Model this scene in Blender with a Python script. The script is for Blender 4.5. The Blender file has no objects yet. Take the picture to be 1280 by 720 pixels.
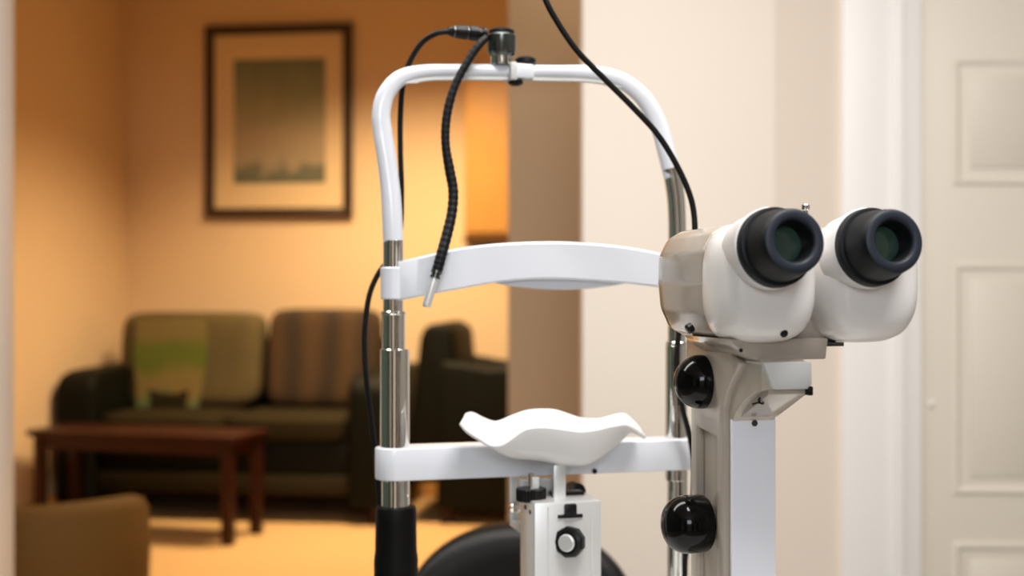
import bpy, bmesh, math, random
from mathutils import Vector, Matrix
random.seed(4)
PI = math.pi
H = 1.15            # camera height
F = 1600.0          # focal length in pixels of the 1280 wide frame
SC = bpy.context.scene
COL = SC.collection

# ------------------------------------------------------------------ materials
def mat(name, col, rough=.5, metal=0., coat=0., var=0., vscale=30., bump=0., bscale=200., spec=.5):
    m = bpy.data.materials.new(name); m.use_nodes = True
    nt = m.node_tree; b = nt.nodes['Principled BSDF']
    b.inputs['Base Color'].default_value = (*col, 1)
    b.inputs['Roughness'].default_value = rough
    b.inputs['Metallic'].default_value = metal
    b.inputs['Coat Weight'].default_value = coat
    b.inputs['Coat Roughness'].default_value = .08
    b.inputs['Specular IOR Level'].default_value = spec
    tc = nt.nodes.new('ShaderNodeTexCoord')
    if var > 0:
        n = nt.nodes.new('ShaderNodeTexNoise'); n.inputs['Scale'].default_value = vscale
        n.inputs['Detail'].default_value = 4
        nt.links.new(tc.outputs['Object'], n.inputs['Vector'])
        r = nt.nodes.new('ShaderNodeMapRange')
        r.inputs['To Min'].default_value = 1 - var; r.inputs['To Max'].default_value = 1 + var
        nt.links.new(n.outputs['Fac'], r.inputs['Value'])
        x = nt.nodes.new('ShaderNodeVectorMath'); x.operation = 'SCALE'
        x.inputs[0].default_value = col
        nt.links.new(r.outputs['Result'], x.inputs['Scale'])
        nt.links.new(x.outputs['Vector'], b.inputs['Base Color'])
    if bump > 0:
        n = nt.nodes.new('ShaderNodeTexNoise'); n.inputs['Scale'].default_value = bscale
        nt.links.new(tc.outputs['Object'], n.inputs['Vector'])
        bp = nt.nodes.new('ShaderNodeBump'); bp.inputs['Strength'].default_value = bump
        bp.inputs['Distance'].default_value = .002
        nt.links.new(n.outputs['Fac'], bp.inputs['Height'])
        nt.links.new(bp.outputs['Normal'], b.inputs['Normal'])
    return m

M = dict(
    cream=mat('cream_paint', (.90, .81, .71), .7, var=.02, vscale=3, bump=.1),
    blush=mat('blush_wall_tone', (.84, .74, .64), .7, var=.02, vscale=3, bump=.1),
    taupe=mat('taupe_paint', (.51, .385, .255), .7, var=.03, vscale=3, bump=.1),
    tan=mat('tan_wall_paint', (.80, .585, .345), .75, var=.03, vscale=2, bump=.1),
    trim=mat('white_trim_paint', (.90, .885, .86), .4),
    doorp=mat('ivory_door_paint', (.76, .70, .60), .42),
    dim=mat('deep_sage_paint', (.07, .10, .075), .8),
    midw=mat('stone_paint', (.36, .33, .30), .8),
    ceil=mat('ceiling_paint', (.85, .83, .8), .8),
    vinyl=mat('floor_vinyl', (.22, .19, .16), .45, var=.08, vscale=12),
    carpet=mat('tan_carpet', (.50, .31, .125), .9, var=.08, vscale=60, bump=.5),
    white=mat('white_enamel', (.68, .71, .77), .28, coat=.3),
    whitep=mat('white_plastic', (.67, .665, .66), .36, coat=.15),
    shell=mat('ivory_shell_enamel', (.76, .74, .72), .3, coat=.35),
    shellb=mat('shaded_body_enamel', (.37, .325, .275), .2, coat=.6),  # rear body's off-white darkened for shade; also on mount and wedge
    arm=mat('beige_arm_enamel', (.43, .375, .315), .32, coat=.3),
    panelw=mat('cool_white_panel', (.84, .86, .93), .35),
    lgrey=mat('light_grey_enamel', (.55, .56, .55), .35),
    alu=mat('satin_aluminium', (.72, .73, .73), .38, metal=.55),
    chrome=mat('polished_chrome', (.80, .80, .77), .07, metal=1.),
    black=mat('black_plastic', (.005, .005, .005), .35, spec=.25),
    knob=mat('black_glossy_knob', (.002, .002, .002), .12, spec=.22),
    grip=mat('black_grip', (.0025, .0025, .0025), .5, spec=.12),
    cup=mat('black_rubber_eyecup', (.005, .006, .008), .5, spec=.2, bump=.1, bscale=900),
    cupf=mat('slate_rubber_face', (.016, .021, .033), .5, spec=.3),
    lens=mat('coated_lens', (.030, .062, .046), .03, coat=1.),
    cable=mat('black_cable_rubber', (.004, .004, .004), .5, spec=.2),
    neck=mat('gooseneck_braid', (.004, .004, .005), .5, spec=.2),
    gun=mat('gunmetal', (.10, .11, .10), .22, metal=.85),
    vinylb=mat('black_upholstery_vinyl', (.005, .0045, .004), .42, spec=.25, bump=.25, bscale=300),
    sofad=mat('dark_green_leather', (.004, .0042, .0016), .6, spec=.12),
    sofas=mat('olive_seat_fabric', (.022, .016, .006), .85, spec=.1, bump=.4),
    sofab=mat('olive_base_wood', (.020, .014, .004), .6, spec=.15),
    tub=mat('brown_leather', (.13, .066, .015), .7, spec=.15, var=.05, vscale=5),
    mahog=mat('mahogany', (.028, .005, .0008), .45, var=.3, vscale=9, spec=.25),
    honey=mat('honey_wood', (.66, .34, .09), .4, var=.08, vscale=6),
    framew=mat('dark_walnut_frame', (.045, .022, .010), .45),
    mataboard=mat('cream_mat_board', (.80, .60, .34), .8),
    tabletop=mat('grey_laminate', (.55, .55, .54), .4),
)

def art_material():
    m = bpy.data.materials.new('muted_landscape_print'); m.use_nodes = True
    nt = m.node_tree; b = nt.nodes['Principled BSDF']; b.inputs['Roughness'].default_value = .8
    tc = nt.nodes.new('ShaderNodeTexCoord')
    sp = nt.nodes.new('ShaderNodeSeparateXYZ'); nt.links.new(tc.outputs['Generated'], sp.inputs[0])
    n = nt.nodes.new('ShaderNodeTexNoise'); n.inputs['Scale'].default_value = 5; n.inputs['Detail'].default_value = 5
    nt.links.new(tc.outputs['Generated'], n.inputs['Vector'])
    ma = nt.nodes.new('ShaderNodeMath'); ma.operation = 'MULTIPLY_ADD'; ma.inputs[1].default_value = .35; 
    nt.links.new(n.outputs['Fac'], ma.inputs[0]); nt.links.new(sp.outputs['Z'], ma.inputs[2])
    r = nt.nodes.new('ShaderNodeValToRGB'); cr = r.color_ramp
    stops = [(.10, (.13, .135, .085)), (.28, (.16, .165, .11)), (.36, (.42, .33, .21)), (.55, (.46, .36, .22)),
             (.75, (.36, .33, .19)), (.95, (.25, .26, .15)), (1.12, (.18, .20, .13))]
    while len(cr.elements) < len(stops): cr.elements.new(.5)
    for e, (p, c) in zip(cr.elements, stops): e.position = min(1, p / 1.2); e.color = (*c, 1)
    sc = nt.nodes.new('ShaderNodeMath'); sc.operation = 'MULTIPLY'; sc.inputs[1].default_value = 1 / 1.2
    nt.links.new(ma.outputs[0], sc.inputs[0]); nt.links.new(sc.outputs[0], r.inputs['Fac'])
    nt.links.new(r.outputs['Color'], b.inputs['Base Color'])
    return m
def throw_material():
    m = bpy.data.materials.new('lime_and_tan_throw'); m.use_nodes = True
    nt = m.node_tree; b = nt.nodes['Principled BSDF']; b.inputs['Roughness'].default_value = .9
    tc = nt.nodes.new('ShaderNodeTexCoord')
    sp = nt.nodes.new('ShaderNodeSeparateXYZ'); nt.links.new(tc.outputs['Generated'], sp.inputs[0])
    n = nt.nodes.new('ShaderNodeTexNoise'); n.inputs['Scale'].default_value = 3
    nt.links.new(tc.outputs['Generated'], n.inputs['Vector'])
    ma = nt.nodes.new('ShaderNodeMath'); ma.operation = 'MULTIPLY_ADD'; ma.inputs[1].default_value = .3
    nt.links.new(n.outputs['Fac'], ma.inputs[0]); nt.links.new(sp.outputs['Z'], ma.inputs[2])
    r = nt.nodes.new('ShaderNodeValToRGB'); cr = r.color_ramp
    stops = [(.12, (.05, .12, .05)), (.34, (.09, .13, .04)), (.46, (.18, .12, .03)), (.60, (.16, .12, .025)), (.70, (.085, .105, .006)), (.86, (.085, .105, .006)), (.97, (.15, .11, .03))]
    while len(cr.elements) < len(stops): cr.elements.new(.5)
    for e, (p, c) in zip(cr.elements, stops): e.position = p; e.color = (*c, 1)
    nt.links.new(ma.outputs[0], r.inputs['Fac']); nt.links.new(r.outputs['Color'], b.inputs['Base Color'])
    return m
def stripe_material():
    m = bpy.data.materials.new('brown_striped_cushion'); m.use_nodes = True
    nt = m.node_tree; b = nt.nodes['Principled BSDF']; b.inputs['Roughness'].default_value = .85
    tc = nt.nodes.new('ShaderNodeTexCoord')
    w = nt.nodes.new('ShaderNodeTexWave'); w.inputs['Scale'].default_value = 1.6; w.inputs['Distortion'].default_value = 2.
    nt.links.new(tc.outputs['Object'], w.inputs['Vector'])
    r = nt.nodes.new('ShaderNodeValToRGB'); cr = r.color_ramp
    cr.elements[0].color = (.022, .010, .001, 1); cr.elements[1].color = (.058, .027, .004, 1)
    nt.links.new(w.outputs['Fac'], r.inputs['Fac']); nt.links.new(r.outputs['Color'], b.inputs['Base Color'])
    return m
M['art'] = art_material(); M['throw'] = throw_material(); M['stripe'] = stripe_material()
M['olivecush'] = mat('olive_patterned_cushion', (.085, .060, .016), .85, var=.35, vscale=5)

# ------------------------------------------------------------------ frames
class Frame:
    """a yawed working frame: local x right, y away, z up"""
    def __init__(s, ox, oy, th):
        s.o = Vector((ox, oy, 0)); s.th = th
        s.c, s.s = math.cos(th), math.sin(th)
        dx, dy = -ox, -oy
        s.cam = (dx*s.c + dy*s.s, -dx*s.s + dy*s.c)
    def ray(s, px, py):
        u, v = (px-640)/F, (360-py)/F
        return (u*s.c + s.s, -u*s.s + s.c, v)
    def on_y(s, px, py, yl):
        d = s.ray(px, py); t = (yl - s.cam[1])/d[1]
        return Vector((s.cam[0]+d[0]*t, yl, H+d[2]*t))
    def on_x(s, px, py, xl):
        d = s.ray(px, py); t = (xl - s.cam[0])/d[0]
        return Vector((xl, s.cam[1]+d[1]*t, H+d[2]*t))
    def world(s, p):
        return Vector((s.o.x + p[0]*s.c - p[1]*s.s, s.o.y + p[0]*s.s + p[1]*s.c, p[2]))
W0 = Frame(0, 0, 0)

# ------------------------------------------------------------------ mesh builder
def catmull(pts, n):
    P = [Vector(p) for p in pts]; out = []
    P = [P[0]*2-P[1]] + P + [P[-1]*2-P[-2]]
    for i in range(1, len(P)-2):
        for k in range(n):
            t = k/n; a, b, c, d = P[i-1:i+3]
            out.append(.5*((2*b)+(c-a)*t+(2*a-5*b+4*c-d)*t*t+(3*b-a-3*c+d)*t**3))
    out.append(P[-2]); return out

class G:
    def __init__(s): s.bm = bmesh.new()
    def box(s, lo, hi, bev=0., seg=2):
        lo, hi = Vector(lo), Vector(hi)
        b = bmesh.new(); bmesh.ops.create_cube(b, size=1)
        for v in b.verts: v.co = Vector([(lo[i]+hi[i])/2 + v.co[i]*abs(hi[i]-lo[i]) for i in range(3)])
        if bev: bmesh.ops.bevel(b, geom=b.edges[:]+b.verts[:], offset=bev, segments=seg, profile=.5, affect='EDGES', clamp_overlap=True)
        return s.add(b)
    def add(s, b, mtx=None):
        if mtx: b.transform(mtx)
        me = bpy.data.meshes.new('tmp'); b.to_mesh(me); b.free(); s.bm.from_mesh(me); bpy.data.meshes.remove(me); return s
    def prism(s, poly, ext, bev=0., seg=2):
        """poly: list of 3D points in a plane; ext: extrusion vector"""
        b = bmesh.new(); vs = [b.verts.new(p) for p in poly]; f = b.faces.new(vs)
        r = bmesh.ops.extrude_face_region(b, geom=[f])
        bmesh.ops.translate(b, vec=Vector(ext), verts=[v for v in r['geom'] if isinstance(v, bmesh.types.BMVert)])
        bmesh.ops.recalc_face_normals(b, faces=b.faces)
        if bev: bmesh.ops.bevel(b, geom=b.edges[:], offset=bev, segments=seg, profile=.5, affect='EDGES', clamp_overlap=True)
        return s.add(b)
    def loft(s, rings, cap=True, closed=True):
        vs = [[s.bm.verts.new(p) for p in r] for r in rings]; n = len(rings[0])
        for a, b in zip(vs, vs[1:]):
            for i in range(n if closed else n-1):
                j = (i+1) % n; s.bm.faces.new((a[i], a[j], b[j], b[i]))
        if cap: s.bm.faces.new(vs[0][::-1]); s.bm.faces.new(vs[-1])
        return s
    def lathe(s, prof, o, axis, n=40, capa=True, capb=True):
        """prof: (distance along axis, radius)"""
        ax = Vector(axis).normalized(); q = Vector((0, 0, 1)) if abs(ax.z) < .9 else Vector((1, 0, 0))
        e1 = ax.cross(q).normalized(); e2 = ax.cross(e1); o = Vector(o)
        rings = [[o + ax*d + (e1*math.cos(2*PI*i/n) + e2*math.sin(2*PI*i/n))*max(r, 1e-5) for i in range(n)] for d, r in prof]
        return s.loft(rings, cap=True)
    def tube(s, pts, rad, n=14, res=8, smooth=True, up=None, rip=None):
        P = catmull(pts, res) if smooth else [Vector(p) for p in pts]
        L = len(P); rr = rad if isinstance(rad, list) else None
        if rr and smooth:
            R = catmull([(a[0], a[1], 0) if isinstance(a, tuple) else (a, a, 0) for a in rr], res)
        elif rr: R = [Vector((a[0], a[1], 0)) if isinstance(a, tuple) else Vector((a, a, 0)) for a in rr]
        else: R = [Vector((rad, rad, 0))]*L
        rings = []; e = None
        for i, p in enumerate(P):
            t = (P[min(i+1, L-1)] - P[max(i-1, 0)]).normalized()
            if up is not None: b = Vector(up); e = t.cross(b).normalized()
            else:
                if e is None: e = t.orthogonal().normalized()
                e = (e - t*e.dot(t)).normalized(); b = t.cross(e)
            k = 1 if not rip else rip(i)
            rings.append([p + e*math.cos(2*PI*j/n)*R[i].x*k + b*math.sin(2*PI*j/n)*R[i].y*k for j in range(n)])
        return s.loft(rings)

ROOTS = {}
def thing(name, label, cat, frame=W0, base=(0, 0, 0), group=None):
    o = bpy.data.objects.new(name, None); COL.objects.link(o)
    o.empty_display_size = .05
    o.location = frame.world(base); o.rotation_euler = (0, 0, frame.th)
    o['label'] = label; o['category'] = cat
    if group: o['group'] = group
    ROOTS[o.name] = Vector(base); return o
def obj(name, g, m, parent=None, ang=35, frame=None, base=None, label=None, sub=0, solid=0):
    me = bpy.data.meshes.new(name)
    bmesh.ops.recalc_face_normals(g.bm, faces=g.bm.faces)
    o = bpy.data.objects.new(name, me)
    if parent is not None:
        r = parent
        while r.parent: r = r.parent
        b = ROOTS[r.name]
    else: b = Vector(base or (0, 0, 0)); ROOTS[o.name] = b
    g.bm.transform(Matrix.Translation(-b)); g.bm.to_mesh(me); g.bm.free()
    me.polygons.foreach_set('use_smooth', [True]*len(me.polygons)); me.set_sharp_from_angle(angle=math.radians(ang))
    me.materials.append(M[m] if isinstance(m, str) else m)
    COL.objects.link(o)
    if parent is not None: o.parent = parent
    else:
        fr = frame or W0; o.location = fr.world(b); o.rotation_euler = (0, 0, fr.th)
        ROOTS[o.name] = b
    if label: o['label'] = label
    if solid:
        md = o.modifiers.new('s', 'SOLIDIFY'); md.thickness = solid; md.offset = -1
    if sub:
        md = o.modifiers.new('sub', 'SUBSURF'); md.levels = sub; md.render_levels = sub
    return o
def tag(o, label, cat, group=None):
    o['label'] = label; o['category'] = cat
    if group: o['group'] = group
    return o
def struct(name, g, m, frame=None):
    o = obj(name, g, m, frame=frame); o['kind'] = 'structure'; return o

# ================================================================== SETTING
WY = 3.2
def X(px, Y): return (px-640)/F*Y
cx0 = X(728, WY); cx1 = X(970, WY)
# exam room shell
struct('floor', G().box((-2.6, -2.2, -.05), (2.6, WY, 0)), 'vinyl')
struct('ceiling', G().box((-2.6, -2.2, 2.7), (2.6, WY+.12, 2.75)), 'ceil')
struct('wall_left', G().box((-2.7, -2.2, 0), (-2.6, WY, 2.7)), 'dim')  # unseen wall, made dark for the chrome to reflect
struct('wall_right', G().box((2.6, -2.2, 0), (2.7, WY+.3, 2.7)), 'midw')  # unseen wall, tone lowered to give the chrome darker surroundings
struct('wall_back', G().box((-2.6, -2.3, 0), (2.6, -2.2, 2.7)), 'cream')
for i_, (xa_, xb_) in enumerate(((-1.5, -.55), (.55, 1.35), (1.7, 2.3))):  # unseen doors added so the chrome posts reflect dark stripes
    g = G(); g.box((xa_, -2.2, .01), (xb_, -2.16, 2.08), .003)
    for z0_, z1_ in ((.2, .95), (1.1, 1.9)): g.box((xa_+.12, -2.162, z0_), (xb_-.12, -2.152, z1_), .004)
    struct('door_%d' % (i_+2), g, 'framew')
# wall with the opening and the door
struct('wall_front_left', G().box((-2.6, WY, 0), (X(18, WY+.14)-.06, WY+.12, 2.7)), 'cream')
struct('wall_front_header', G().box((X(18, WY+.14)-.06, WY, 2.2), (cx0, WY+.12, 2.7)), 'cream')
struct('wall_front_middle', G().box((cx0, WY, 0), (cx1, WY+.12, 2.7), .004), 'cream')
B0 = Vector((cx1, WY+.004, 0)); B1 = Vector((X(1056, WY+.06)+.01, WY+.06, 0))
g = G(); d = Vector((0, .1, 0)); g.prism([B0, B1, B1+d, B0+d], (0, 0, 2.7)); struct('wall_front_right', g, 'blush')  # strip toned slightly darker and pinker than the cream wall
YD = WY + .06
# left jamb of the opening, white
g = G(); xj = X(18, WY+.14); g.box((xj-.12, WY-.02, 0), (xj, WY+.14, 2.2), .003)
struct('trim_1', g, 'trim')
# door casing, jamb and door
xa, xb = X(1053, YD-.02), X(1129, YD-.02)
g = G(); g.box((xa, YD-.02, 0), (xb, YD+.03, 2.15), .004); g.box((xb-.025, YD-.034, 0), (xb, YD-.01, 2.15), .004)
xR = X(1149, YD+.02)+.86
g.box((xR, YD-.02, 0), (xR+.15, YD+.03, 2.15), .004); g.box((xa, YD-.02, 2.10), (xR+.15, YD+.03, 2.25), .004)
struct('trim_2', g, 'trim')
xc = X(1149, YD+.02)
g = G(); g.box((xb-.004, YD-.0, 0), (xc, YD+.07, 2.10), .003); struct('trim_3', g, 'trim')
struct('wall_front_far_right', G().box((xR+.14, YD, 0), (2.6, YD+.1, 2.7)), 'cream')
struct('wall_front_over_door', G().box((xa+.1, YD, 2.2), (xR+.15, YD+.1, 2.7)), 'cream')
def door(xl, xr, y, z1):
    th = .04
    def zz(py): return H + (360-py)/F*y
    xs0, xs1 = X(1190, y), X(1190, y)+.25
    g = G(); g.box((xl, y, .01), (xr, y+th, z1), .002)
    o = obj('door_1', g, 'doorp', base=(xl, y, 0)); o['kind'] = 'structure'
    rows = [(zz(232), zz(72)), (.62, zz(328)), (.18, .5)]
    for cxx in (xs0, xs1+.09):
        for z0, zt in rows:
            g = G(); w = .25
            r = .022
            fr = [(cxx, z0), (cxx+w, z0), (cxx+w, zt), (cxx, zt)]
            # raised moulding round the panel and raised field
            ring = []
            for (x_, z_, sx_, sz_) in ((cxx, z0, 1, 1), (cxx+w, z0, -1, 1), (cxx+w, zt, -1, -1), (cxx, zt, 1, -1)):
                ring.append([(x_+sx_*o1, y-h1, z_+sz_*o1) for o1, h1 in ((0, -.001), (.004, .005), (.010, .007), (.018, .004), (.022, -.001))])
            ring.append(ring[0]); g.loft(ring, cap=False)
            g.box((cxx+.045, y-.004, z0+.045), (cxx+w-.045, y+.002, zt-.045), .003)
            obj('door_panel', g, 'doorp', o)
    p = Vector((X(1163, y), y, zz(505)))
    obj('door_bumper', G().lathe([(0, .007), (.006, .007), (.01, .003)], p, (0, -1, 0), 16), 'trim', o)
door(xc-.002, xR+.01, YD+.02, 2.10)

# living room: frame with its origin in the far left corner
TB = math.radians(-7)
CY = 7.3
LB = Frame(X(160, CY), CY, TB)
struct('floor_lounge', G().box((-2.9, WY, -.05), (3.2, 8.2, -.001)), 'carpet')
struct('ceiling_lounge', G().box((-3.2, WY+.12, 2.9), (3.4, 8.2, 2.95)), 'ceil')
struct('wall_lounge_far', G().box((-.1, 0, 0), (5.0, .1, 2.9)), 'tan', frame=LB)
struct('wall_lounge_left', G().box((-.1, -4.2, 0), (0, 0, 2.9)), 'tan', frame=LB)
struct('wall_lounge_right', G().box((2.6, WY+.3, 0), (2.7, 8, 2.9)), 'tan')
struct('wall_partition', G().box((X(635, 4.4), 4.4, 0), (2.6, 4.55, 2.9), .004), 'taupe')
struct('baseboard_left', G().box((0, -4.0, 0), (.015, -.0, .11), .003), 'honey', frame=LB)
struct('baseboard_far', G().box((0.015, -.015, 0), (4.2, 0, .11), .003), 'honey', frame=LB)

# ------------------------------------------------------------------ framed picture
p00 = LB.on_y(258, 273, 0); p11 = LB.on_y(442, 29, 0)
x0, x1, z0, z1 = p00.x, p11.x, p00.z, p11.z
t = thing('framed_picture', 'dark wood framed print with a wide cream mat hanging above the sofa', 'picture', LB, ((x0+x1)/2, 0, z0))
w = .055
g = G()
for lo, hi in (((x0, z0), (x0+w, z1)), ((x1-w, z0), (x1, z1)), ((x0+w*.9, z0), (x1-w*.9, z0+w)), ((x0+w*.9, z1-w), (x1-w*.9, z1))):
    g.box((lo[0], -.035, lo[1]), (hi[0], -.001, hi[1]), .006)
obj('frame', g, 'framew', t)
obj('mat_board', G().box((x0+w*.8, -.02, z0+w*.8), (x1-w*.8, -.004, z1-w*.8)), 'mataboard', t, label='cream mat board')
a0 = LB.on_y(294, 230, 0); a1 = LB.on_y(408, 73, 0)
obj('print', G().box((a0.x, -.022, a0.z), (a1.x, -.012, a1.z)), 'art', t, label='muted grey-green and tan landscape print')

# wall cabinet beside the partition
c0 = LB.on_y(580, 298, -.14); c1 = LB.on_y(580, 96, -.14)
t = thing('wall_cabinet', 'narrow honey wood cabinet hung on the lounge wall beside the taupe partition', 'cabinet', LB, (c0.x+.2, 0, c0.z))
obj('body', G().box((c0.x, -.12, c0.z), (c0.x+.42, -.001, c1.z), .004), 'honey', t)
obj('door', G().box((c0.x+.008, -.14, c0.z+.03), (c0.x+.412, -.121, c1.z-.01), .005), 'honey', t)
obj('bottom_shadow_strip', G().box((c0.x-.006, -.145, c0.z-.02), (c0.x+.426, -.001, c0.z+.002), .003), 'mahog', t, label='dark strip for the shadow along the bottom edge')  # dark strip stands in for the shadow at the cabinet bottom

# ------------------------------------------------------------------ sofa
SW = 1.69; SD = .90
t = thing('sofa', 'dark green two-seat sofa with brown back cushions below the framed picture', 'sofa', LB, (.03+SW/2, -.5, 0))
sx0, sx1 = .03, .03+SW
sy0 = -.05-SD; sy1 = -.05
def zc(py, D): return H-(py-360)/F*D
obj('base_frame', G().box((sx0+.2, sy0+.04, .14), (sx1-.2, sy1, .235), .01), 'sofab', t, label='olive brown base rail')
obj('front_rail', G().box((sx0+.2, sy0+.055, .235), (sx1-.2, sy1-.1, .40), .02), 'sofad', t)
for (a, b) in ((sx0, sx0+.2), (sx1-.2, sx1)):
    g = G()
    prof = [(sy0-.0, .08), (sy0-.0, .66), (sy0+.05, .715), (sy0+.14, .735), (sy1-.02, .745), (sy1-.02, .08)]
    g.prism([(a, y, z) for y, z in prof], (b-a, 0, 0), .035, 4)
    obj('arm', g, 'sofad', t, 60)
obj('back', G().box((sx0+.15, sy1-.2, .2), (sx1-.15, sy1, .88), .05, 4), 'sofad', t)
mid = (sx0+sx1)/2
def pillow(x0, x1, y0, y1, z0, z1, p=4., tilt=0.):
    b = bmesh.new(); bmesh.ops.create_cube(b, size=2); bmesh.ops.subdivide_edges(b, edges=b.edges[:], cuts=9, use_grid_fill=True)
    for v in b.verts:
        c = v.co; ex = 1-.35*abs(c.x)**4*abs(c.y)**1; 
        n = (abs(c.x)**p+abs(c.y)**p+abs(c.z)**p)**(1/p); q = c/n
        v.co = Vector(((x0+x1)/2+q.x*(x1-x0)/2, (y0+y1)/2+q.y*(y1-y0)/2+tilt*q.z, (z0+z1)/2+q.z*(z1-z0)/2))
    return G().add(b)
for a, b in ((sx0+.2, mid-.005), (mid+.005, sx1-.2)):
    obj('seat_cushion', pillow(a, b, sy0+.02, sy1-.2, .395, .525, 7), 'sofas', t, 60)
for o_ in (t,):
    for lx in (sx0+.08, sx1-.08):
        for ly in (sy0+.08, sy1-.08):
            obj('leg', G().lathe([(0, .022), (.1, .03)], (lx, ly, 0), (0, 0, 1), 16), 'mahog', t)
def back_x(px): return LB.on_y(px, 400, sy1-.28).x
tt = thing('back_cushion', 'olive patterned back cushion at the left of the sofa under the green throw', 'cushion', LB, (back_x(248), sy1-.3, .52))
obj('cover', pillow(back_x(162), back_x(334), sy1-.425, sy1-.235, .53, LB.on_y(248, 390, sy1-.28).z, 8, .03), 'olivecush', tt, 60)
tt = thing('back_cushion', 'brown striped back cushion at the right of the sofa', 'cushion', LB, (back_x(420), sy1-.3, .52))
obj('cover', pillow(back_x(343), back_x(478), sy1-.425, sy1-.235, .53, LB.on_y(420, 386, sy1-.28).z, 8, .03), 'stripe', tt, 60)
# green throw with two hanging ends
yt = sy1-.452
out = [(168, 398), (254, 398), (258, 440), (254, 480), (246, 528), (233, 528), (238, 486), (222, 492), (200, 490), (187, 486), (188, 522), (174, 522), (171, 480), (166, 440)]
g = G(); poly = [LB.on_y(a, b, yt) for a, b in out]
for q in poly: q.y += .03*(q.z-.75)/.25 + .0
g2 = bmesh.new(); vs = [g2.verts.new(q) for q in poly]; f = g2.faces.new(vs)
bmesh.ops.triangulate(g2, faces=[f]); 
r = bmesh.ops.extrude_face_region(g2, geom=g2.faces[:]); bmesh.ops.translate(g2, vec=(0, .02, 0), verts=[v for v in r['geom'] if isinstance(v, bmesh.types.BMVert)])
o = obj('throw_blanket', G().add(g2), 'throw', frame=LB, base=tuple(LB.on_y(210, 522, yt)))
tag(o, 'lime green and tan throw with two hanging ends draped on the left back cushion', 'blanket')

# ------------------------------------------------------------------ side/coffee table
TL = Frame(X(32, 5.97), 5.97, math.radians(-16))
t = thing('coffee_table', 'low dark mahogany table with square legs in front of the sofa', 'table', TL, (.53, .18, 0))
obj('table_top', G().box((0, 0, .458), (1.07, .36, .488), .006), 'mahog', t)
g = G(); g.box((.04, .03, .40), (1.03, .05, .459)); g.box((.04, .31, .40), (1.03, .33, .459)); g.box((.03, .04, .40), (.05, .32, .459)); g.box((1.02, .04, .40), (1.04, .32, .459))
obj('apron', g, 'mahog', t)
for lx in (.025, 1.0):
    for ly in (.02, .29):
        obj('leg', G().box((lx, ly, 0), (lx+.05, ly+.05, .459), .004), 'mahog', t)

# ------------------------------------------------------------------ black armchair beyond the head rest
AF = Frame(X(518, 6.2), 6.22, math.radians(-7))
t = thing('armchair', 'black leather armchair seen side-on beyond the left post, right of the sofa', 'armchair', AF, (.36, .35, 0))
obj('backrest', G().prism([(x, 0.02, z) for x, z in ((-.06, .2), (.02, .93), (.06, .975), (.13, .98), (.185, .94), (.2, .78), (.24, .2))], (0, .64, 0), .04, 4), 'sofad', t, 60)
for y0 in (0, .53):
    obj('arm', G().prism([(x, y0, z) for x, z in ((.1, .07), (.12, .8), (.22, .79), (.36, .765), (.50, .775), (.70, .80), (.76, .76), (.76, .07))], (0, .15, 0), .04, 4), 'sofad', t, 60)
obj('seat_cushion', G().box((.15, .15, .3), (.74, .58, .46), .04, 4), 'sofad', t, 60)
for lx in (.02, .68):
    for ly in (.05, .62):
        obj('leg', G().box((lx+.1*(lx < .1), ly, 0), (lx+.05+.1*(lx < .1), ly+.05, .09)), 'mahog', t)

# ------------------------------------------------------------------ tub chair
cxx, cyy = -1.56, 4.02
t = thing('tub_chair', 'low brown leather tub chair just beyond the white door jamb', 'armchair', W0, (cxx, cyy, 0))
def zt(a): return .555 + .03*math.cos(a-1.0)
rings = []
for k in range(41):
    a = math.radians(150 + 240*k/40)     # open towards +Y
    ca, sa = math.cos(a), math.sin(a); z1 = .52 - .06*(abs(240*k/40-120)/120)**4
    sec = []
    for r, z in ((.40, .06), (.41, .3), (.405, z1-.04), (.385, z1-.008), (.36, z1), (.335, z1-.01), (.315, z1-.045), (.31, .06)):
        sec.append((cxx+r*ca, cyy+r*sa, z))
    rings.append(sec)
obj('shell_back', G().loft(rings), 'tub', t, 60)
obj('seat', G().lathe([(0, .28), (.02, .305), (.22, .305), (.26, .29), (.275, .24)], (cxx, cyy, .06), (0, 0, 1)), 'tub', t, 60)
for a in (45, 135, 225, 315):
    obj('foot', G().lathe([(0, .018), (.062, .022)], (cxx+.27*math.cos(math.radians(a)), cyy+.27*math.sin(math.radians(a)), 0), (0, 0, 1), 14), 'mahog', t)

# ================================================================== INSTRUMENT
PL = Vector((-.12375, 1.32)); PR = Vector((.18025, 1.40))
TI = math.atan2(.08, .304)
IN = Frame(.02825, 1.36, TI)
TZ = .76
def P(px, py, y=0.): return IN.on_y(px, py, y)
def PX(px, py, x): return IN.on_x(px, py, x)
hw = .157
# ---- instrument table
t = thing('instrument_table', 'grey laminate instrument table under the head rest and microscope', 'table', IN, (0.03, -.2, 0))
obj('table_top', G().box((-.26, -.62, TZ-.03), (.34, .12, TZ), .008), 'tabletop', t)
obj('column', G().box((.0, -.28, .05), (.1, -.14, TZ-.03), .01), 'lgrey', t)
obj('base', G().box((-.2, -.5, 0), (.28, -.02, .05), .015), 'lgrey', t)

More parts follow.
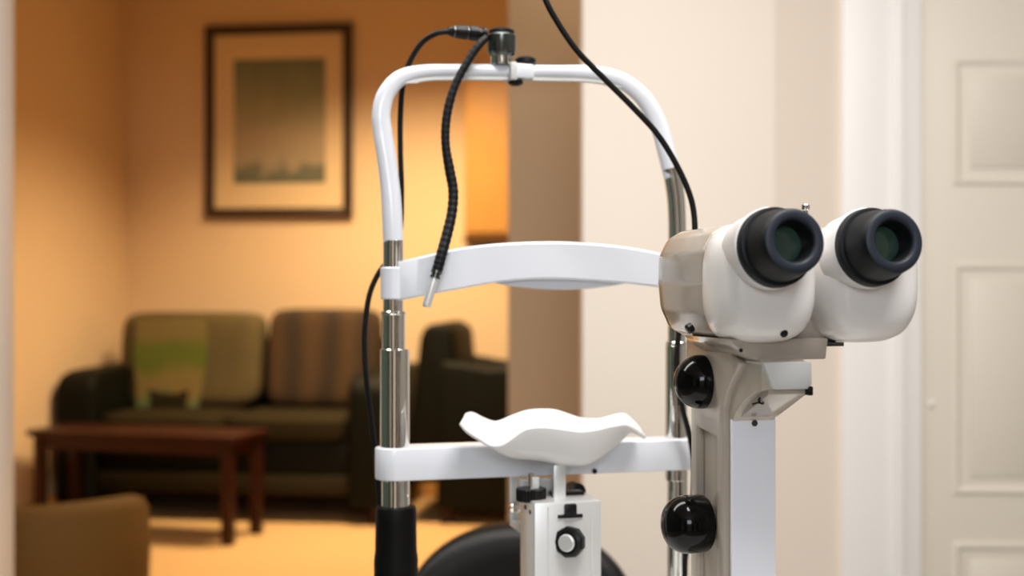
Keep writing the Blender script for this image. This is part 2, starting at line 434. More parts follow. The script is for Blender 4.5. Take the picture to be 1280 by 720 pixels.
# ---- head rest
hr = thing('head_rest', 'white and chrome chin and forehead rest frame with a chin cup', 'head rest', IN, (0, 0, TZ))
def post_cyl(px, py0, py1, rpx, x, prof=None):
    """vertical cylinder between two pixel rows, centred at local x"""
    zt_, zb = P(px, py0).z, P(px, py1).z
    D = IN.world(P(px, py0)).y; r = rpx/F*D
    return [(zb, r), (zt_, r)]
def vcyl(name, px, py0, py1, rpx, m, parent, bev=.0006):
    c = P(px, py0); D = IN.world(c).y; r = rpx/F*D; zb = P(px, py1).z; L = c.z-zb
    g = G().lathe([(0, r-bev), (bev, r), (L-bev, r), (L, r-bev)], (c.x, 0, zb), (0, 0, 1), 48)
    return obj(name, g, m, parent, 30)
# left post stack
LX = 492
vcyl('tube', 491.5, 300, 398, 12.8, 'chrome', hr)
c = P(492, 390)
vcyl('collar', 492, 389, 393, 15.8, 'chrome', hr)
vcyl('tube', 492, 392, 440, 14.6, 'chrome', hr)
vcyl('sleeve', 493.5, 436, 600, 18.4, 'chrome', hr)
vcyl('tube', 494.5, 598, 660, 17.6, 'chrome', hr)
# black grip, slightly waisted
c = P(495, 632); D = IN.world(c).y; k = D/F
zb = TZ+.015; L = c.z-zb
obj('grip', G().lathe([(0, 27*k), (L-68*k, 27.5*k), (L-55*k, 26*k), (L-20*k, 25.5*k), (L-4*k, 25.5*k), (L-1*k, 24*k), (L, 20*k)], (c.x, 0, zb), (0, 0, 1), 40), 'grip', hr, 40)
obj('foot_plate', G().box((c.x-.035, -.04, TZ), (c.x+.035, .04, TZ+.016), .004), 'lgrey', hr)
# right post stack
obj('tube', G().tube([P(838, 210), P(841, 222), P(845, 250), P(846.5, 285), P(846, 330), P(846, 440)], .0098, 32, 6), 'chrome', hr, 60)
vcyl('collar', 846, 427, 431, 13.6, 'chrome', hr)
vcyl('sleeve', 845.5, 431, 600, 13.4, 'chrome', hr)
c = P(847, 586); D = IN.world(c).y; k = D/F; L = c.z-TZ-.015
obj('tube', G().lathe([(0, 12.5*k), (L, 12.5*k)], (c.x, 0, TZ+.015), (0, 0, 1), 40), 'chrome', hr)
obj('foot_plate', G().box((c.x-.035, -.04, TZ), (c.x+.035, .04, TZ+.016), .004), 'lgrey', hr)
# arch
arch = [(491.5, 309, 12.6, 12.6), (490.5, 280, 12.8, 12.6), (489, 250, 12.6, 11.5), (486.5, 224, 12.2, 10), (483, 196, 12.2, 9), (478.5, 166, 12.2, 8), (476.5, 142, 11.8, 8), (482.5, 118, 11.2, 8), (500, 98, 10.2, 8),
        (528, 90, 9.0, 8), (570, 88.5, 8.4, 8), (640, 89, 8.4, 8), (690, 90, 8.4, 8), (732, 91, 9.4, 8), (760, 95, 10., 8), (784, 105, 10.6, 8), (807, 126, 11.2, 8), (824, 158, 11.4, 8), (833, 190, 11.4, 10), (841, 222, 11.2, 11.2)]
pts = []; rad = []
for a, b, r1, r2 in arch:
    p = P(a, b); D = IN.world(p).y; pts.append(p); rad.append((r1*D/F, r2*D/F))
obj('arch_tube', G().tube(pts, rad, 24, 8, up=(0, 1, 0)), 'white', hr, 60)
# thin lower flange that runs along the underside of the arch
fl = []
for a, b, r1, r2 in arch[8:16]:
    fl.append((a, b, r1))
pp = [P(a, b) for a, b, r in fl]; cc = catmull(pp, 8); ring = []
ctr = P(655, 330)
g = G()
for i, q in enumerate(cc):
    tn = (cc[min(i+1, len(cc)-1)]-cc[max(i-1, 0)]).normalized(); e = tn.cross(Vector((0, 1, 0))).normalized()
    if (ctr-q).dot(e) < 0: e = -e
    h0, h1 = .0048, .0098
    if i < 6: h1 = .0055+.0057*i/6
    if i > len(cc)-7: h1 = .0055+.0057*(len(cc)-1-i)/6
    h1 = max(h1, .006)
    ring.append([q+e*h0+Vector((0, -.0035, 0)), q+e*h1+Vector((0, -.0042, 0)), q+e*h1+Vector((0, .0042, 0)), q+e*h0+Vector((0, .0035, 0))])
g.loft(ring); obj('arch_flange', g, 'lgrey', hr)

# forehead band
top = [(498, 327), (520, 322), (550, 315), (580, 309), (620, 304.5), (660, 302.5), (700, 302), (740, 304), (780, 308), (815, 314), (836, 319)]
bot = [(498, 376), (520, 372), (550, 366), (580, 360.5), (620, 353.5), (660, 349.5), (700, 349), (740, 351), (780, 354), (815, 358), (836, 361)]
def yb(s): return -.012 - .034*math.sin(PI*s)
rings = []; N = len(top)
tt_ = []; 
for i in range(N):
    s = i/(N-1); y = yb(s)
    a = P(top[i][0], top[i][1], y); b = P(bot[i][0], bot[i][1], y)
    tt_.append((a, b))
A = catmull([a for a, b in tt_], 5); B = catmull([b for a, b in tt_], 5)
for a, b in zip(A, B):
    e = .002; w_ = Vector((0, .004, 0)); dz = (a-b).normalized()
    rings.append([a-dz*e, a+w_*.5, a+w_-dz*e*.3, b+w_+dz*e*.3, b+w_*.5, b+dz*e])
obj('forehead_band', G().loft(rings), 'white', hr, 40)
# lower pad visible under the band
rings = []
for i in range(25):
    s = i/24; px = 618+ (785-618)*s
    yt_ = 345; ybm = 353.5 + 9*math.sin(PI*s)**.8
    y = yb((px-498)/338)+.010
    a = P(px, yt_, y); b = P(px, ybm, y)
    rings.append([a, b+Vector((0, 0, .001)), b+Vector((0, .003, 0)), b+Vector((0, .010, .001)), a+Vector((0, .010, 0))])
obj('forehead_pad', G().loft(rings), 'white', hr, 60)
# band clip round the left post
c = P(489, 334); D = IN.world(c).y
zb = P(489, 374).z
obj('band_clip', G().lathe([(0, 10.4*D/F+.004), (.001, 10.4*D/F+.005), (c.z-zb-.001, 10.4*D/F+.005), (c.z-zb, 10.4*D/F+.004)], (P(492, 340).x, 0, zb), (0, 0, 1), 32), 'white', hr)
c2 = P(846, 320); zb2 = P(846, 360).z
obj('band_clip', G().lathe([(0, .0125), (c2.z-zb2, .0125)], (c2.x, 0, zb2), (0, 0, 1), 32), 'white', hr)

# chin bar: a straight beam with rounded ends
a = P(493.5, 562); b = P(847, 549)
zl0, zl1 = P(493.5, 602, -.02).z, P(493.5, 561.5, -.02).z
g = G(); r = .0205
cl = P(493.5, 560).x; cr = P(847, 560).x
poly = []
for i in range(17):
    an = PI/2 + PI*i/16; poly.append((cl + r*math.cos(an), r*math.sin(an)*.98, zl0))
for i in range(17):
    an = -PI/2 + PI*i/16; poly.append((cr + .004 + r*math.cos(an), r*math.sin(an)*.98, zl0))
g.prism(poly, (0, 0, zl1-zl0), .0018, 2)
obj('chin_bar', g, 'white', hr, 40)
p = P(743, 589, -.0201)
obj('screw', G().lathe([(0, .0028), (.0012, .0028), (.0016, .002)], p, (0, -1, 0), 14), 'black', hr)

# chin cup
Bk = [(581, 519), (590, 516.5), (604, 523), (620, 527), (640, 519), (657, 513), (675, 511), (694, 512), (710, 517), (726, 522), (748, 523), (764, 519), (780, 517), (792, 527), (800, 538)]
Fr = [(575, 529), (584, 540), (598, 549), (612, 556), (627, 555), (641, 546), (656, 536), (675, 533), (694, 534.5), (712, 537), (726, 538.5), (746, 536), (768, 531), (786, 531), (807, 548)]
dep = [0, 0, .001, .007, .020, .031, .038, .0415, .0425, .041, .038, .032, .022, .008, .0]
yB, yF = -.018, -.088
Bp = catmull([P(a, b, yB-.012*(1-math.sin(PI*i/14))) for i, (a, b) in enumerate(Bk)], 4)
Fp = catmull([P(a, b, yF+.022*(1-math.sin(PI*i/14)**.7)) for i, (a, b) in enumerate(Fr)], 4)
dp = [v.x for v in catmull([(d, 0, 0) for d in dep], 4)]
NT = 18; rows = []
for p, q, dd in zip(Bp, Fp, dp):
    row = []
    for j in range(NT+1):
        u = j/NT; v = p.lerp(q, u); v.z -= dd*(1-abs(2*u-1)**2.6); row.append(v)
    rows.append(row)
g = G(); g.loft(rows, cap=False, closed=False)
o = obj('chin_cup', g, 'whitep', hr, 80)
md = o.modifiers.new('s', 'SOLIDIFY'); md.thickness = .0042; md.offset = 0
bv = o.modifiers.new('b', 'BEVEL'); bv.width = .0016; bv.segments = 3; bv.limit_method = 'ANGLE'; bv.angle_limit = math.radians(50)

# chin rest height column: aluminium box
yc0, yc1 = -.088, -.033
a = P(668, 629, yc0); b = P(752, 720, yc0)
zt_ = a.z
g = G(); g.box((a.x, yc0, TZ+.004), (b.x, yc1, zt_), .0022)
colm = obj('height_column', g, 'alu', hr, label='pale aluminium height column')
for (p0, p1) in ((684, 686), (739, 741)):
    q0, q1 = P(p0, 660, yc0), P(p1, 660, yc0)
    obj('groove', G().box((q0.x, yc0-.0003, TZ+.01), (q1.x, yc0+.001, zt_-.004)), 'lgrey', colm)
# slider slot + tab
q0, q1 = P(697, 648, yc0), P(728, 642, yc0)
g = G(); g.box((q0.x, yc0-.002, q0.z), (q1.x, yc0+.001, q1.z), .0006)
s0, s1 = P(705, 645, yc0), P(720, 629, yc0)
g.box((s0.x, yc0-.005, s0.z), (s1.x, yc0+.004, s1.z), .002)
obj('slider_tab', g, 'black', colm)
# knob on column
q = P(716, 676, yc0)
ax = (-.95, -1, .02)
kn = obj('clamp_knob', G().lathe([(-.008, .010), (.001, .0150), (.009, .0160), (.012, .0150), (.0135, .012)], q, ax, 9), 'black', colm, 20)
axv = Vector(ax).normalized(); q2 = q+axv*.0130
obj('knob_cap', G().lathe([(0, .0088), (.002, .0086), (.0028, .0075)], q2, ax, 28), 'alu', kn, label='bright metal cap')
# corner screws on the left face
for (sx, sy) in ((657, 634), (663, 640)):
    q = PX(sx, sy, a.x)
    obj('screw', G().lathe([(0, .0024), (.001, .0022)], q, (-1, 0, 0), 12), 'black', colm)
# neck plate holding the cup
q0, q1 = P(691, 632, -.058), P(706, 580, -.058)
obj('neck_plate', G().box((q0.x, -.062, q0.z-.004), (q1.x, -.055, q1.z), .001), 'alu', hr)
# knurled thumb wheel and its stem
q = P(664, 618, -.058); D = IN.world(q).y; k = D/F
g = G(); b_ = bmesh.new()
n = 60; prof = [(-8*k, 18*k), (-7*k, 19*k), (7*k, 19*k), (8*k, 18*k)]
rings = []
for z, r in prof:
    rings.append([(q.x+math.cos(2*PI*i/n)*(r*(1 if i % 2 else .955)), q.y+math.sin(2*PI*i/n)*(r*(1 if i % 2 else .955)), q.z+z) for i in range(n)])
g.loft(rings); tw = obj('thumb_wheel', g, 'black', hr, 20)
obj('wheel_stem', G().lathe([(0, .0035), (30*k, .0035), (31*k, .0025)], (q.x+.0, q.y, q.z-.003), (0, 0, 1), 16), 'chrome', tw, label='chrome stem')
q4 = P(669, 604, -.058)
obj('stem_clip', G().box((q4.x-.0045, q4.y-.005, q4.z-.007), (q4.x+.003, q4.y-.0005, q4.z+.007), .001), 'whitep', tw, label='white clip')
# pieces on top of the column behind the neck
zz0 = P(715, 622, -.045).z
g = G(); q = P(716, 600, -.0)
g.box((P(690, 628, -.05).x, -.052, zt_-.001), (P(730, 628, -.05).x, -.036, zt_+.0035), .001)
obj('top_plate', g, 'black', colm)
q = P(716, 607, .03)
obj('back_knob', G().lathe([(0, .008), (.001, .0095), (.018, .0095), (.02, .008)], (q.x, .012, q.z-.004), (0, 1, 0), 24), 'black', hr)
# rear guide rod and bracket
q0, q1 = P(636, 655, .03), P(646, 590, .03)
g = G(); g.box((q0.x, .021, q0.z), (q1.x, .028, q1.z), .001); obj('guide_bar', g, 'lgrey', hr)
q = P(643, 634, .02); obj('screw', G().lathe([(0, .006), (.005, .006), (.006, .004)], (q.x, .021, q.z), (0, -1, 0), 20), 'chrome', hr)
q0, q1 = P(650, 614, -.03), P(705, 600, -.03)
obj('cross_plate', G().box((q0.x, -.034, q0.z-.006), (q1.x, -.02, P(650, 600, -.03).z), .001), 'lgrey', hr)
# side arm that ties column to the guide bar
g = G(); g.box((P(636, 655, .03).x, -.034, P(640, 655, .03).z-.001), (P(655, 655, .0).x, .028, P(640, 655, .03).z+.006), .001); obj('bracket', g, 'lgrey', hr)

# ---- fixation lamp on the arch (fixed to it: parts of the head rest)
q = P(627, 80, -.002); D = IN.world(q).y; k = D/F
def zrow(py): return P(627, py, -.002).z
zb_ = zrow(81)
lh = obj('lamp_housing', G().lathe([(10*k, 13*k), (12*k, 16*k), (16*k, 18*k), (36*k, 18.5*k), (38*k, 16.5*k)], (q.x, q.y, zb_), (0, 0, 1), 36), 'gun', hr, 30, label='gunmetal fixation lamp housing')
obj('housing_cap', G().lathe([(37*k, 15*k), (39*k, 16.5*k), (42*k, 16.5*k), (44.5*k, 13*k), (45*k, 6*k)], (q.x, q.y, zb_), (0, 0, 1), 30), 'black', lh)
rings = []; n = 40
for z, r in ((0, 13.5), (3, 14.2), (10, 13.5), (12, 14)):
    rings.append([(q.x+math.cos(2*PI*i/n)*r*k*(1 if i % 4 < 2 else .9), q.y+math.sin(2*PI*i/n)*r*k*(1 if i % 4 < 2 else .9), zb_+z*k) for i in range(n)])
obj('knurled_neck', G().loft(rings), 'chrome', lh, 20)
# clamp block and knobs
a = P(638, 101, -.010); b = P(668, 80, -.010)
cb = obj('clamp', G().box((a.x+.004, -.0125, a.z+.003), (b.x, .0125, b.z), .003), 'white', hr)
obj('clamp_strap', G().box((a.x-.0005, -.0135, a.z+.001), (a.x+.007, .0135, b.z+.001), .0015), 'lgrey', cb)
q = P(657, 79, -.0); obj('clamp_knob', G().lathe([(0, .0105), (.001, .0115), (.0045, .011), (.0068, .008), (.0075, .003)], (q.x, 0, q.z-.0005), (0, 0, 1), 28), 'black', cb)
q = P(644, 101.5, -.0); obj('clamp_knob', G().lathe([(0, .0072), (.001, .0082), (.0035, .0075), (.005, .005)], (q.x, -.002, q.z), (0, 0, -1), 28), 'black', cb)
# connector, left of the housing
p0 = P(608, 43, -.004); p1 = P(560, 39, -.004); ax = p1-p0; L = ax.length
g = G().lathe([(0, 8*k), (L*.1, 8.6*k), (L*.12, 7*k), (L*.2, 7*k), (L*.22, 9*k), (L*.44, 9*k), (L*.46, 7.6*k), (L*.5, 7.6*k), (L*.52, 9*k), (L*.78, 8*k), (L*.8, 6.6*k), (L*.84, 6.6*k), (L*.86, 7*k), (L, 4.5*k)], p0, ax, 28)
cn = obj('cable_connector', g, 'black', lh, 25)
for f_ in (.48, .82):
    obj('connector_ring', G().lathe([(0, 7.9*k), (.0016, 7.9*k)], p0+ax*f_, ax, 24), 'gun', cn)
# cable looping to the left and down behind the post
path = [(563, 39, -.004), (545, 42, -.002), (527, 54, .008), (512, 78, .016), (503.5, 108, .02), (500.5, 145, .024), (500.5, 190, .026), (502, 240, .028), (500, 290, .03), (489, 320, .03), (473, 342, .03), (462, 368, .03), (457, 400, .03), (455.5, 430, .03), (458, 475, .03), (466, 540, .035), (474, 620, .035), (478, 720, .03)]
pts = [P(*q) for q in path]; pts.append(Vector((pts[-1].x, .03, TZ+.02))); pts.append(Vector((pts[-1].x+.01, .05, TZ+.004)))
obj('lamp_cable', G().tube(pts, .0029, 12, 8), 'cable', hr, 60, label='thin black cable looping down behind the left post')
# gooseneck
path = [(608, 47, -.014), (598, 57, -.018), (584, 78, -.02), (570, 104, -.022), (561, 132, -.024), (557, 160, -.026), (557.5, 185, -.028), (562, 212, -.03), (566.5, 238, -.033), (565, 265, -.038), (559, 292, -.044), (552, 318, -.05), (546, 340, -.052)]
pts = [P(*q) for q in path]
gn = obj('gooseneck', G().tube(pts, [4.4*k]+[5.0*k]*3+[5.4*k]*3+[6.2*k]*3+[6.5*k]*3, 14, 14, rip=lambda i: 1+.035*(1 if i % 4 < 2 else -1)), 'neck', hr, 40, label='ribbed black flexible gooseneck')
p0 = P(546, 339, -.052); p1 = P(532.5, 384, -.052); ax = p1-p0; L = ax.length
obj('neck_collar', G().lathe([(-.001, 6.8*k), (L*.06, 6.8*k), (L*.07, 5.2*k), (L*.13, 5.2*k), (L*.14, 6.2*k), (L*.19, 6.2*k)], p0, ax, 24), 'gun', gn, 25)
obj('light_tip', G().lathe([(L*.18, 5.2*k), (L*.93, 5.2*k), (L*.97, 4.9*k), (L, 4.2*k)], p0, ax, 24), 'alu', gn, 25, label='bright metal tip')

# ------------------------------------------------------------------ microscope
XS, XE = .0467, .0872
YC = -.375; YF = -.430
mi = thing('slit_lamp_microscope', 'ivory binocular slit lamp microscope with black eyecups on a tall column', 'microscope', IN, (.07, -.34, TZ))
# column / arm side profile
def pz(py): return PX(912, py, XS).z
def zc_(py, y, px=912): return IN.on_y(px, py, y).z
ztop = IN.on_y(950, 450, YF).z; zbx = IN.on_y(955, 487, YF).z; zpan = IN.on_y(912, 519, YC).z
yb_ = PX(866, 560, XS).y; ybt = PX(860, 440, XS).y
prof = [(yb_, TZ+.03), (yb_, zpan), (yb_-.002, zpan+.02), (ybt, ztop-.004), (ybt, ztop+.012), (YF+.03, ztop+.012), (YF+.004, ztop), (YF, ztop-.002), (YF, zbx), (YF+.012, zbx-.0025), (YF+.030, zpan+.014), (YF+.045, zpan+.004), (YC, zpan-.008), (YC, TZ+.03)]
g = G(); g.prism([(XS+.004, y, z) for y, z in prof], (XE-XS-.004, 0, 0), .0012)
arm = obj('column', g, 'arm', mi, 30, label='beige curved column')
# raised side frame (leaves a recessed panel low on the side)
yr0 = PX(874, 560, XS).y; yr1 = PX(898, 560, XS).y
zr0 = PX(875, 534, XS).z; zr1 = PX(896, 546, XS).z
sp = [(yb_, TZ+.03), (yb_, zpan), (yb_-.002, zpan+.02), (ybt, ztop-.004), (ybt, ztop+.012), (YF+.055, ztop+.012), (YF+.026, ztop-.004), (YF+.042, zbx+.004), (YF+.052, zpan+.018), (YC+.004, zpan+.004), (YC+.002, zpan-.012), (YC+.002, TZ+.03), (yr1, TZ+.03), (yr1, zr1), (yr0, zr0), (yr0, TZ+.03)]
g = G(); g.prism([(XS-.002, y, z) for y, z in sp], (.008, 0, 0), .0022, 3)
obj('side_frame', g, 'arm', arm, 40)
# cool white front panel
a = IN.on_y(912, 523, YC-.0015)
g = G(); g.box((XS+.0035, YC-.003, TZ+.031), (XE+.001, YC+.001, zpan-.003), .0008)
pn = obj('front_panel', g, 'panelw', arm, label='cool white front panel')
q = IN.on_y(943, 529, YC-.003); obj('screw', G().lathe([(0, .0027), (.0012, .0025)], q, (0, -1, 0), 6), 'gun', pn)
# magnification box: light grey front piece
a = IN.on_y(951, 453, YF-.002); b = IN.on_y(1014, 486, YF-.002)
g = G(); z1_, z0_ = a.z, b.z
g.prism([(a.x+.001, YF-.004, z1_), (b.x-.0005, YF-.004, z1_), (b.x, YF-.004, z0_+.004), (b.x-.003, YF-.004, z0_), (a.x+.011, YF-.004, z0_), (a.x+.008, YF-.004, z0_+.003)], (0, .05, 0), .0012)
mb = obj('magnification_box', g, 'lgrey', arm, 30, label='light grey housing under the head')
# sloping underside block, its shade carried by the darkened body enamel
g = G(); uy0 = YF
g.prism([(XS+.010, YF+.001, z0_+.0015), (XS+.010, YF+.001, z0_-.004), (XS+.010, YC-.004, zpan-.002), (XS+.010, YC+.01, zpan-.002), (XS+.010, YC+.01, z0_+.0015)], (b.x-XS-.0115, 0, 0), .0008)
obj('underside_wedge', g, 'shellb', arm, 30)
q = IN.on_y(948, 502, YF+.018)
obj('hook', G().tube([q+Vector((-.004, .002, -.002)), q+Vector((-.0015, -.003, -.0005)), q+Vector((.002, -.003, -.0015)), q+Vector((.0045, .001, -.001))], .0008, 8, 6), 'black', arm)
obj('hook', G().tube([q+Vector((.000, -.003, -.001)), q+Vector((-.001, -.003, .002)), q+Vector((.001, -.003, .0035)), q+Vector((.0015, .001, .004))], .0008, 8, 6), 'black', arm)
q = IN.on_y(1014, 466, YF+.008); obj('side_screw', G().lathe([(0, .0045), (.002, .005), (.0035, .004)], (b.x-.001, YF+.006, q.z), (1, 0, 0), 20), 'chrome', mb)
q = IN.on_y(1010, 489, YF); obj('corner_pad', G().box((q.x-.002, YF-.005, q.z-.003), (q.x+.002, YF+.012, q.z+.004), .001), 'black', mb)
# black knobs on the side
for (bx, by, r, prf) in ((882, 477, .0222, None), (885, 654, .0234, 1)):
    c = PX(bx, by, XS)
    if prf is None: pr = [(-.002, .018), (0, .0205), (.0015, .0220)] + [(.004+.0215*math.sin(a_), .0222*math.cos(a_)) for a_ in [i*PI/2/12 for i in range(13)]]
    else: pr = [(-.002, .014), (.0, .016), (.0015, .0218), (.004, .0232), (.016, .0236)] + [(.017+.0205*math.sin(a_)**.95, .0236*math.cos(a_)**.8) for a_ in [i*PI/2/12 for i in range(1, 13)]]
    obj('adjustment_knob', G().lathe(pr, (XS-.001, c.y, c.z), (-1, 0, 0), 44), 'knob', arm, 40, label='glossy black knob')
# base of the microscope
obj('base', G().box((-.02, -.46, TZ+.0), (.16, -.24, TZ+.03), .006), 'lgrey', mi)

# binocular head
EXL = P(993.5, 301, -.488); EXR = P(1118, 301, -.488)
hc = (EXL.x+EXR.x)/2
def head_block(): pass
a = IN.on_y(925, 424, -.425); b = IN.on_y(1034, 449, -.425)
yh0, yh1 = -.425, -.335
g = G(); g.prism([(a.x-.008, yh0, a.z), (b.x+.001, yh0, a.z), (b.x-.001, yh0, b.z), (a.x+.014, yh0, b.z), (a.x-.004, yh0, b.z+.011)], (0, yh1-yh0, 0), .0012)
hb = obj('head_mount', g, 'shellb', mi, 30, label='beige mount block under the head')
q = IN.on_y(1040, 429, -.40); obj('stop_plate', G().box((q.x-.010, -.41, q.z-.002), (q.x+.005, -.39, q.z+.001), .0005), 'gun', hb)
g = G(); q = P(926, 438, -.4255); obj('screw', G().lathe([(0, .0016), (.0008, .0015)], q, (0, -1, 0), 10), 'black', hb)
# central prism body joining both shells
zc0 = P(990, 432, -.40).z; zc1 = P(990, 300, -.40).z
obj('prism_body', G().box((EXL.x-.01, -.405, zc0), (EXR.x+.01, -.335, zc1), .012, 4), 'shellb', mi, 40)

def sect(cx, cz, a, b, y, poly=None, n=64, e=3.2, sk=0.):
    out = []
    for i in range(n):
        an = 2*PI*i/n; c, s_ = math.cos(an), math.sin(an)
        r = (abs(c)**e+abs(s_)**e)**(-1/e)
        out.append((cx+a*r*c, y, cz+b*r*s_))
    return out
def shell(ex, side):
    cz = P(950, 354, -.42).z
    ex += .0072 if side == 'L' else .0150
    # front shell
    g = G(); rings = []
    for y, k_, dz in ((-.398, .985, 0), (-.3995, 1.0, 0), (-.412, 1.0, 0), (-.424, .985, .0003), (-.433, .95, .001), (-.4395, .885, .0022), (-.4435, .80, .004), (-.4455, .70, .006), (-.446, .55, .010)):
        rings.append(sect(ex, cz+dz, .0392*k_, .0462*k_, y, e=3.0))
    g.loft(rings); sh = obj('eyepiece_shell', g, 'shell', mi, 50, label='ivory rounded eyepiece shell')
    # rear facetted body
    g = G(); rings = []
    base = [(-1.0, .0), (-.985, .55), (-.80, .86), (-.5, 1.), (.5, 1.), (.8, .86), (.985, .55), (1., .0), (.97, -.5), (.76, -.85), (.42, -1.), (-.42, -1.), (-.74, -.86), (-.94, -.5)]
    for y, k_ in ((-.397, .985), (-.310, .97), (-.298, .92), (-.285, .80)):
        rings.append([(ex+px_*.0385*k_, y, cz+pz_*.0455*k_) for px_, pz_ in base])
    g.loft(rings)
    bmesh.ops.bevel(g.bm, geom=g.bm.edges[:], offset=.0024, segments=3, profile=.5, affect='EDGES', clamp_overlap=True)
    rb = obj('rear_body', g, 'shellb', mi, 40, label='glossy off-white rear body with shade in its colour')
    return sh, rb, cz
axis = Vector((0, -.033, .0040)).normalized()
for nm, E in (('L', EXL), ('R', EXR)):
    sh, rb, cz = shell(E.x, nm)
    o_ = E; L0 = .033
    # white seat ring
    g = G().lathe([(-.062, .0285), (-.050, .0290), (-.040, .0300), (-.0375, .0304), (-.034, .0304), (-.0335, .0299)], o_, axis, 56)
    obj('seat_ring', g, 'whitep', sh, 40, label='bright white ring')
    # black flange, cup and lens
    g = G().lathe([(-.0345, .0288), (-.033, .0293), (-.0275, .0293), (-.0262, .0286), (-.0255, .0262)], o_, axis, 56)
    fl_ = obj('dioptre_ring', g, 'cup', mi, 30, label='black dioptre ring')
    # cup body: outer cone, then inner wall
    prof = [(-.0262, .0262), (-.018, .0258), (-.006, .0242), (-.0015, .0234), (0., .0224), (.0003, .0212), (-.0004, .0165), (-.0022, .0150), (-.0065, .0142), (-.010, .0138), (-.017, .0132)]
    g = G(); ax_ = axis; e1 = ax_.cross(Vector((0, 0, 1))).normalized(); e2 = ax_.cross(e1)
    rings = [[o_+ax_*d+(e1*math.cos(2*PI*i/56)+e2*math.sin(2*PI*i/56))*r for i in range(56)] for d, r in prof]
    g.loft(rings, cap=False)
    ec = obj('eyecup', g, 'cup', mi, 28, label='black rubber eyecup')
    g = G().lathe([(.0002, .0166), (.0008, .0172), (.0009, .0205), (.0003, .0215)], o_, axis, 56)
    g.bm.free(); g = G()
    rings = [[o_+ax_*d+(e1*math.cos(2*PI*i/56)+e2*math.sin(2*PI*i/56))*r for i in range(56)] for d, r in ((-.0010, .0154), (.0003, .0162), (.0008, .0172), (.0008, .0216), (.0000, .0226))]
    g.loft(rings, cap=False); obj('cup_rim', g, 'cupf', ec, 40, label='slate blue-black rim face')
    g = G().lathe([(-.020, .0134), (-.0165, .0134), (-.0162, .0118), (-.0160, .009), (-.0159, .005), (-.0158, .001)], o_, axis, 48)
    obj('lens', g, 'lens', ec, 40, label='dark green coated lens')
# shell screws
q = P(980, 417, -.4405); obj('screw', G().lathe([(-.004, .0030), (.0008, .0030), (.001, .0022)], q, (0, -1, -.5), 12), 'black', mi)
q = PX(861, 411, EXL.x-.0345); obj('screw', G().lathe([(-.003, .004), (.001, .004), (.0015, .003)], q, (-1, -.1, -.55), 12), 'black', mi)
q = P(1007, 263, -.40)
g = G().lathe([(-.02, .002), (0, .002), (.0005, .0032), (.004, .0034), (.005, .0022)], q, (0, 0, 1), 14); obj('locking_pin', g, 'chrome', mi, 30)

# ------------------------------------------------------------------ power cable
path = [(640, -160, -.10), (662, -60, -.11), (680, -5, -.12), (697, 28, -.12), (722, 64, -.12), (757, 100, -.12), (792, 135, -.12), (822, 168, -.12), (845, 205, -.12), (861, 240, -.12), (867.5, 268, -.12), (868, 300, -.12), (862, 350, -.10), (848, 420, -.07), (846, 470, -.05), (853, 510, -.04), (862, 545, -.035), (867, 585, -.035), (864, 650, -.04), (856, 710, -.045)]
pts = [P(*q) for q in path]
pts = [Vector((pts[0].x-.05, pts[0].y+.02, 2.695)), Vector((pts[0].x-.03, pts[0].y+.02, 2.2))] + pts + [Vector((pts[-1].x, -.06, TZ+.02)), Vector((pts[-1].x+.03, -.09, TZ+.004))]
g = G().tube(pts, .0030, 12, 8)
o = obj('power_cable', g, 'cable', frame=IN, base=tuple(pts[-1]), ang=60)
tag(o, 'black cable sweeping down from above across the right of the arch behind the microscope', 'cable')

# ------------------------------------------------------------------ patient stool
SD_ = 1.95
t = thing('patient_stool', 'black padded patient stool with a rounded backrest behind the chin rest column', 'stool', W0, (X(650, SD_), SD_-.2, 0))
xs = X(650, SD_); ztp = H-(656-360)/F*SD_
rings = []
for y, k_ in ((SD_+.052, .86), (SD_+.046, .95), (SD_+.03, 1.0), (SD_+.008, 1.0), (SD_-.006, .96), (SD_-.014, .88), (SD_-.018, .7)):
    rings.append(sect(xs, ztp-.15,   .180*k_, .15*k_, y, n=72, e=2.15))
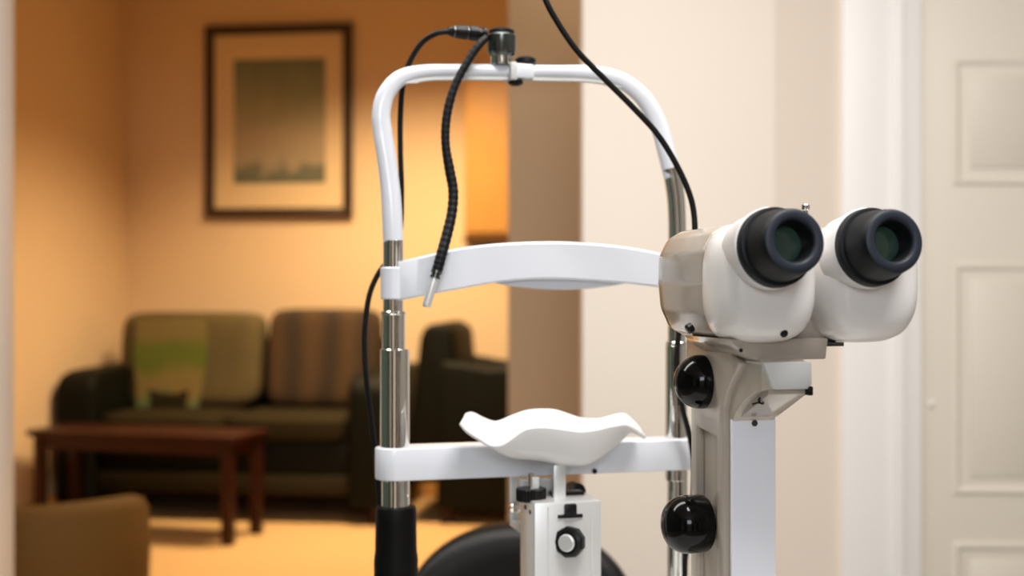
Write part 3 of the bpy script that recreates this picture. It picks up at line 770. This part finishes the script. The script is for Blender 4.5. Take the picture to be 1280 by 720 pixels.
# curve the pad slightly
rings = [[(x, y-1.3*(x-xs)**2, z) for x, y, z in r] for r in rings]
obj('backrest', G().loft(rings), 'vinylb', t, 60)
g = G(); g.tube([(xs, SD_+.05, ztp-.16), (xs, SD_+.085, ztp-.3), (xs, SD_+.04, .46), (xs, SD_-.2, .44)], .012, 14, 8); obj('backrest_support', g, 'chrome', t)
obj('seat', G().lathe([(0, .15), (.01, .175), (.045, .18), (.065, .165), (.07, .12)], (xs, SD_-.2, .45), (0, 0, 1), 48), 'vinylb', t, 50)
obj('gas_column', G().lathe([(0, .028), (.2, .028), (.201, .018), (.37, .018)], (xs, SD_-.2, .085), (0, 0, 1), 24), 'chrome', t)
for i in range(5):
    a_ = math.radians(90+72*i); e_ = Vector((math.cos(a_), math.sin(a_), 0)); c_ = Vector((xs, SD_-.2, 0))
    l_ = obj('base_leg', G().tube([c_+Vector((0, 0, .10)), c_+e_*.12+Vector((0, 0, .09)), c_+e_*.25+Vector((0, 0, .062))], .013, 12, 6), 'chrome', t)
    side_ = Vector((-e_.y, e_.x, 0))
    obj('caster', G().lathe([(-.012, .02), (-.01, .026), (.01, .026), (.012, .02)], c_+e_*.25+Vector((0, 0, .0265)), side_, 20), 'black', l_)

# ================================================================== LIGHTS
def area(name, loc, target, size, energy, col, sizey=None, spread=180):
    l = bpy.data.lights.new(name, 'AREA'); l.energy = energy; l.color = col; l.shape = 'RECTANGLE'
    l.size = size; l.size_y = sizey or size; l.spread = math.radians(spread)
    o = bpy.data.objects.new(name, l); COL.objects.link(o); o.location = loc
    d = Vector(target)-Vector(loc); o.rotation_euler = d.to_track_quat('-Z', 'Y').to_euler(); return o
area('ceiling_light_exam', (.45, .45, 2.68), (.45, .45, 0), .8, 48, (1, .96, .92), .5)
area('front_wall_fill', (-.45, 1.5, 2.68), (-.45, 1.75, 0), 3.6, 68, (1, .955, .91), .35)  # added wide fill that brightens the cream wall and left jamb
area('cool_fill_behind_camera', (.1, -2.1, 2.0), (.3, 1.5, 1.1), 1.0, 32, (.86, .92, 1), .8)  # unseen cool area light added behind the camera; no window is built
area('hall_fill', (.35, 3.85, 2.88), (.35, 3.85, 0), .5, 7, (1, .80, .58), .3)  # added fill to brighten the taupe partition, no fixture there
area('ceiling_light_lounge', LB.world((1.8, -1.3, 2.88)), LB.world((1.8, -1.15, 0)), .8, 82, (1, .73, .43), .5, 118)
w = bpy.data.worlds.new('world'); SC.world = w; w.use_nodes = True
w.node_tree.nodes['Background'].inputs[0].default_value = (.9, .85, .8, 1); w.node_tree.nodes['Background'].inputs[1].default_value = .15

# ================================================================== CAMERA
cam = bpy.data.cameras.new('camera'); co = bpy.data.objects.new('camera', cam); COL.objects.link(co)
cam.sensor_width = 36; cam.lens = F/1280*36; co.location = (0, 0, H); co.rotation_euler = (PI/2, 0, 0)
cam.clip_start = .02; cam.clip_end = 50
cam.dof.use_dof = True; cam.dof.focus_distance = 1.07; cam.dof.aperture_fstop = 4.3
SC.camera = co
SC.view_settings.view_transform = 'Standard'; SC.view_settings.look = 'None'
SC.view_settings.gamma = 1; SC.view_settings.exposure = -.06; SC.view_settings.use_curve_mapping = False
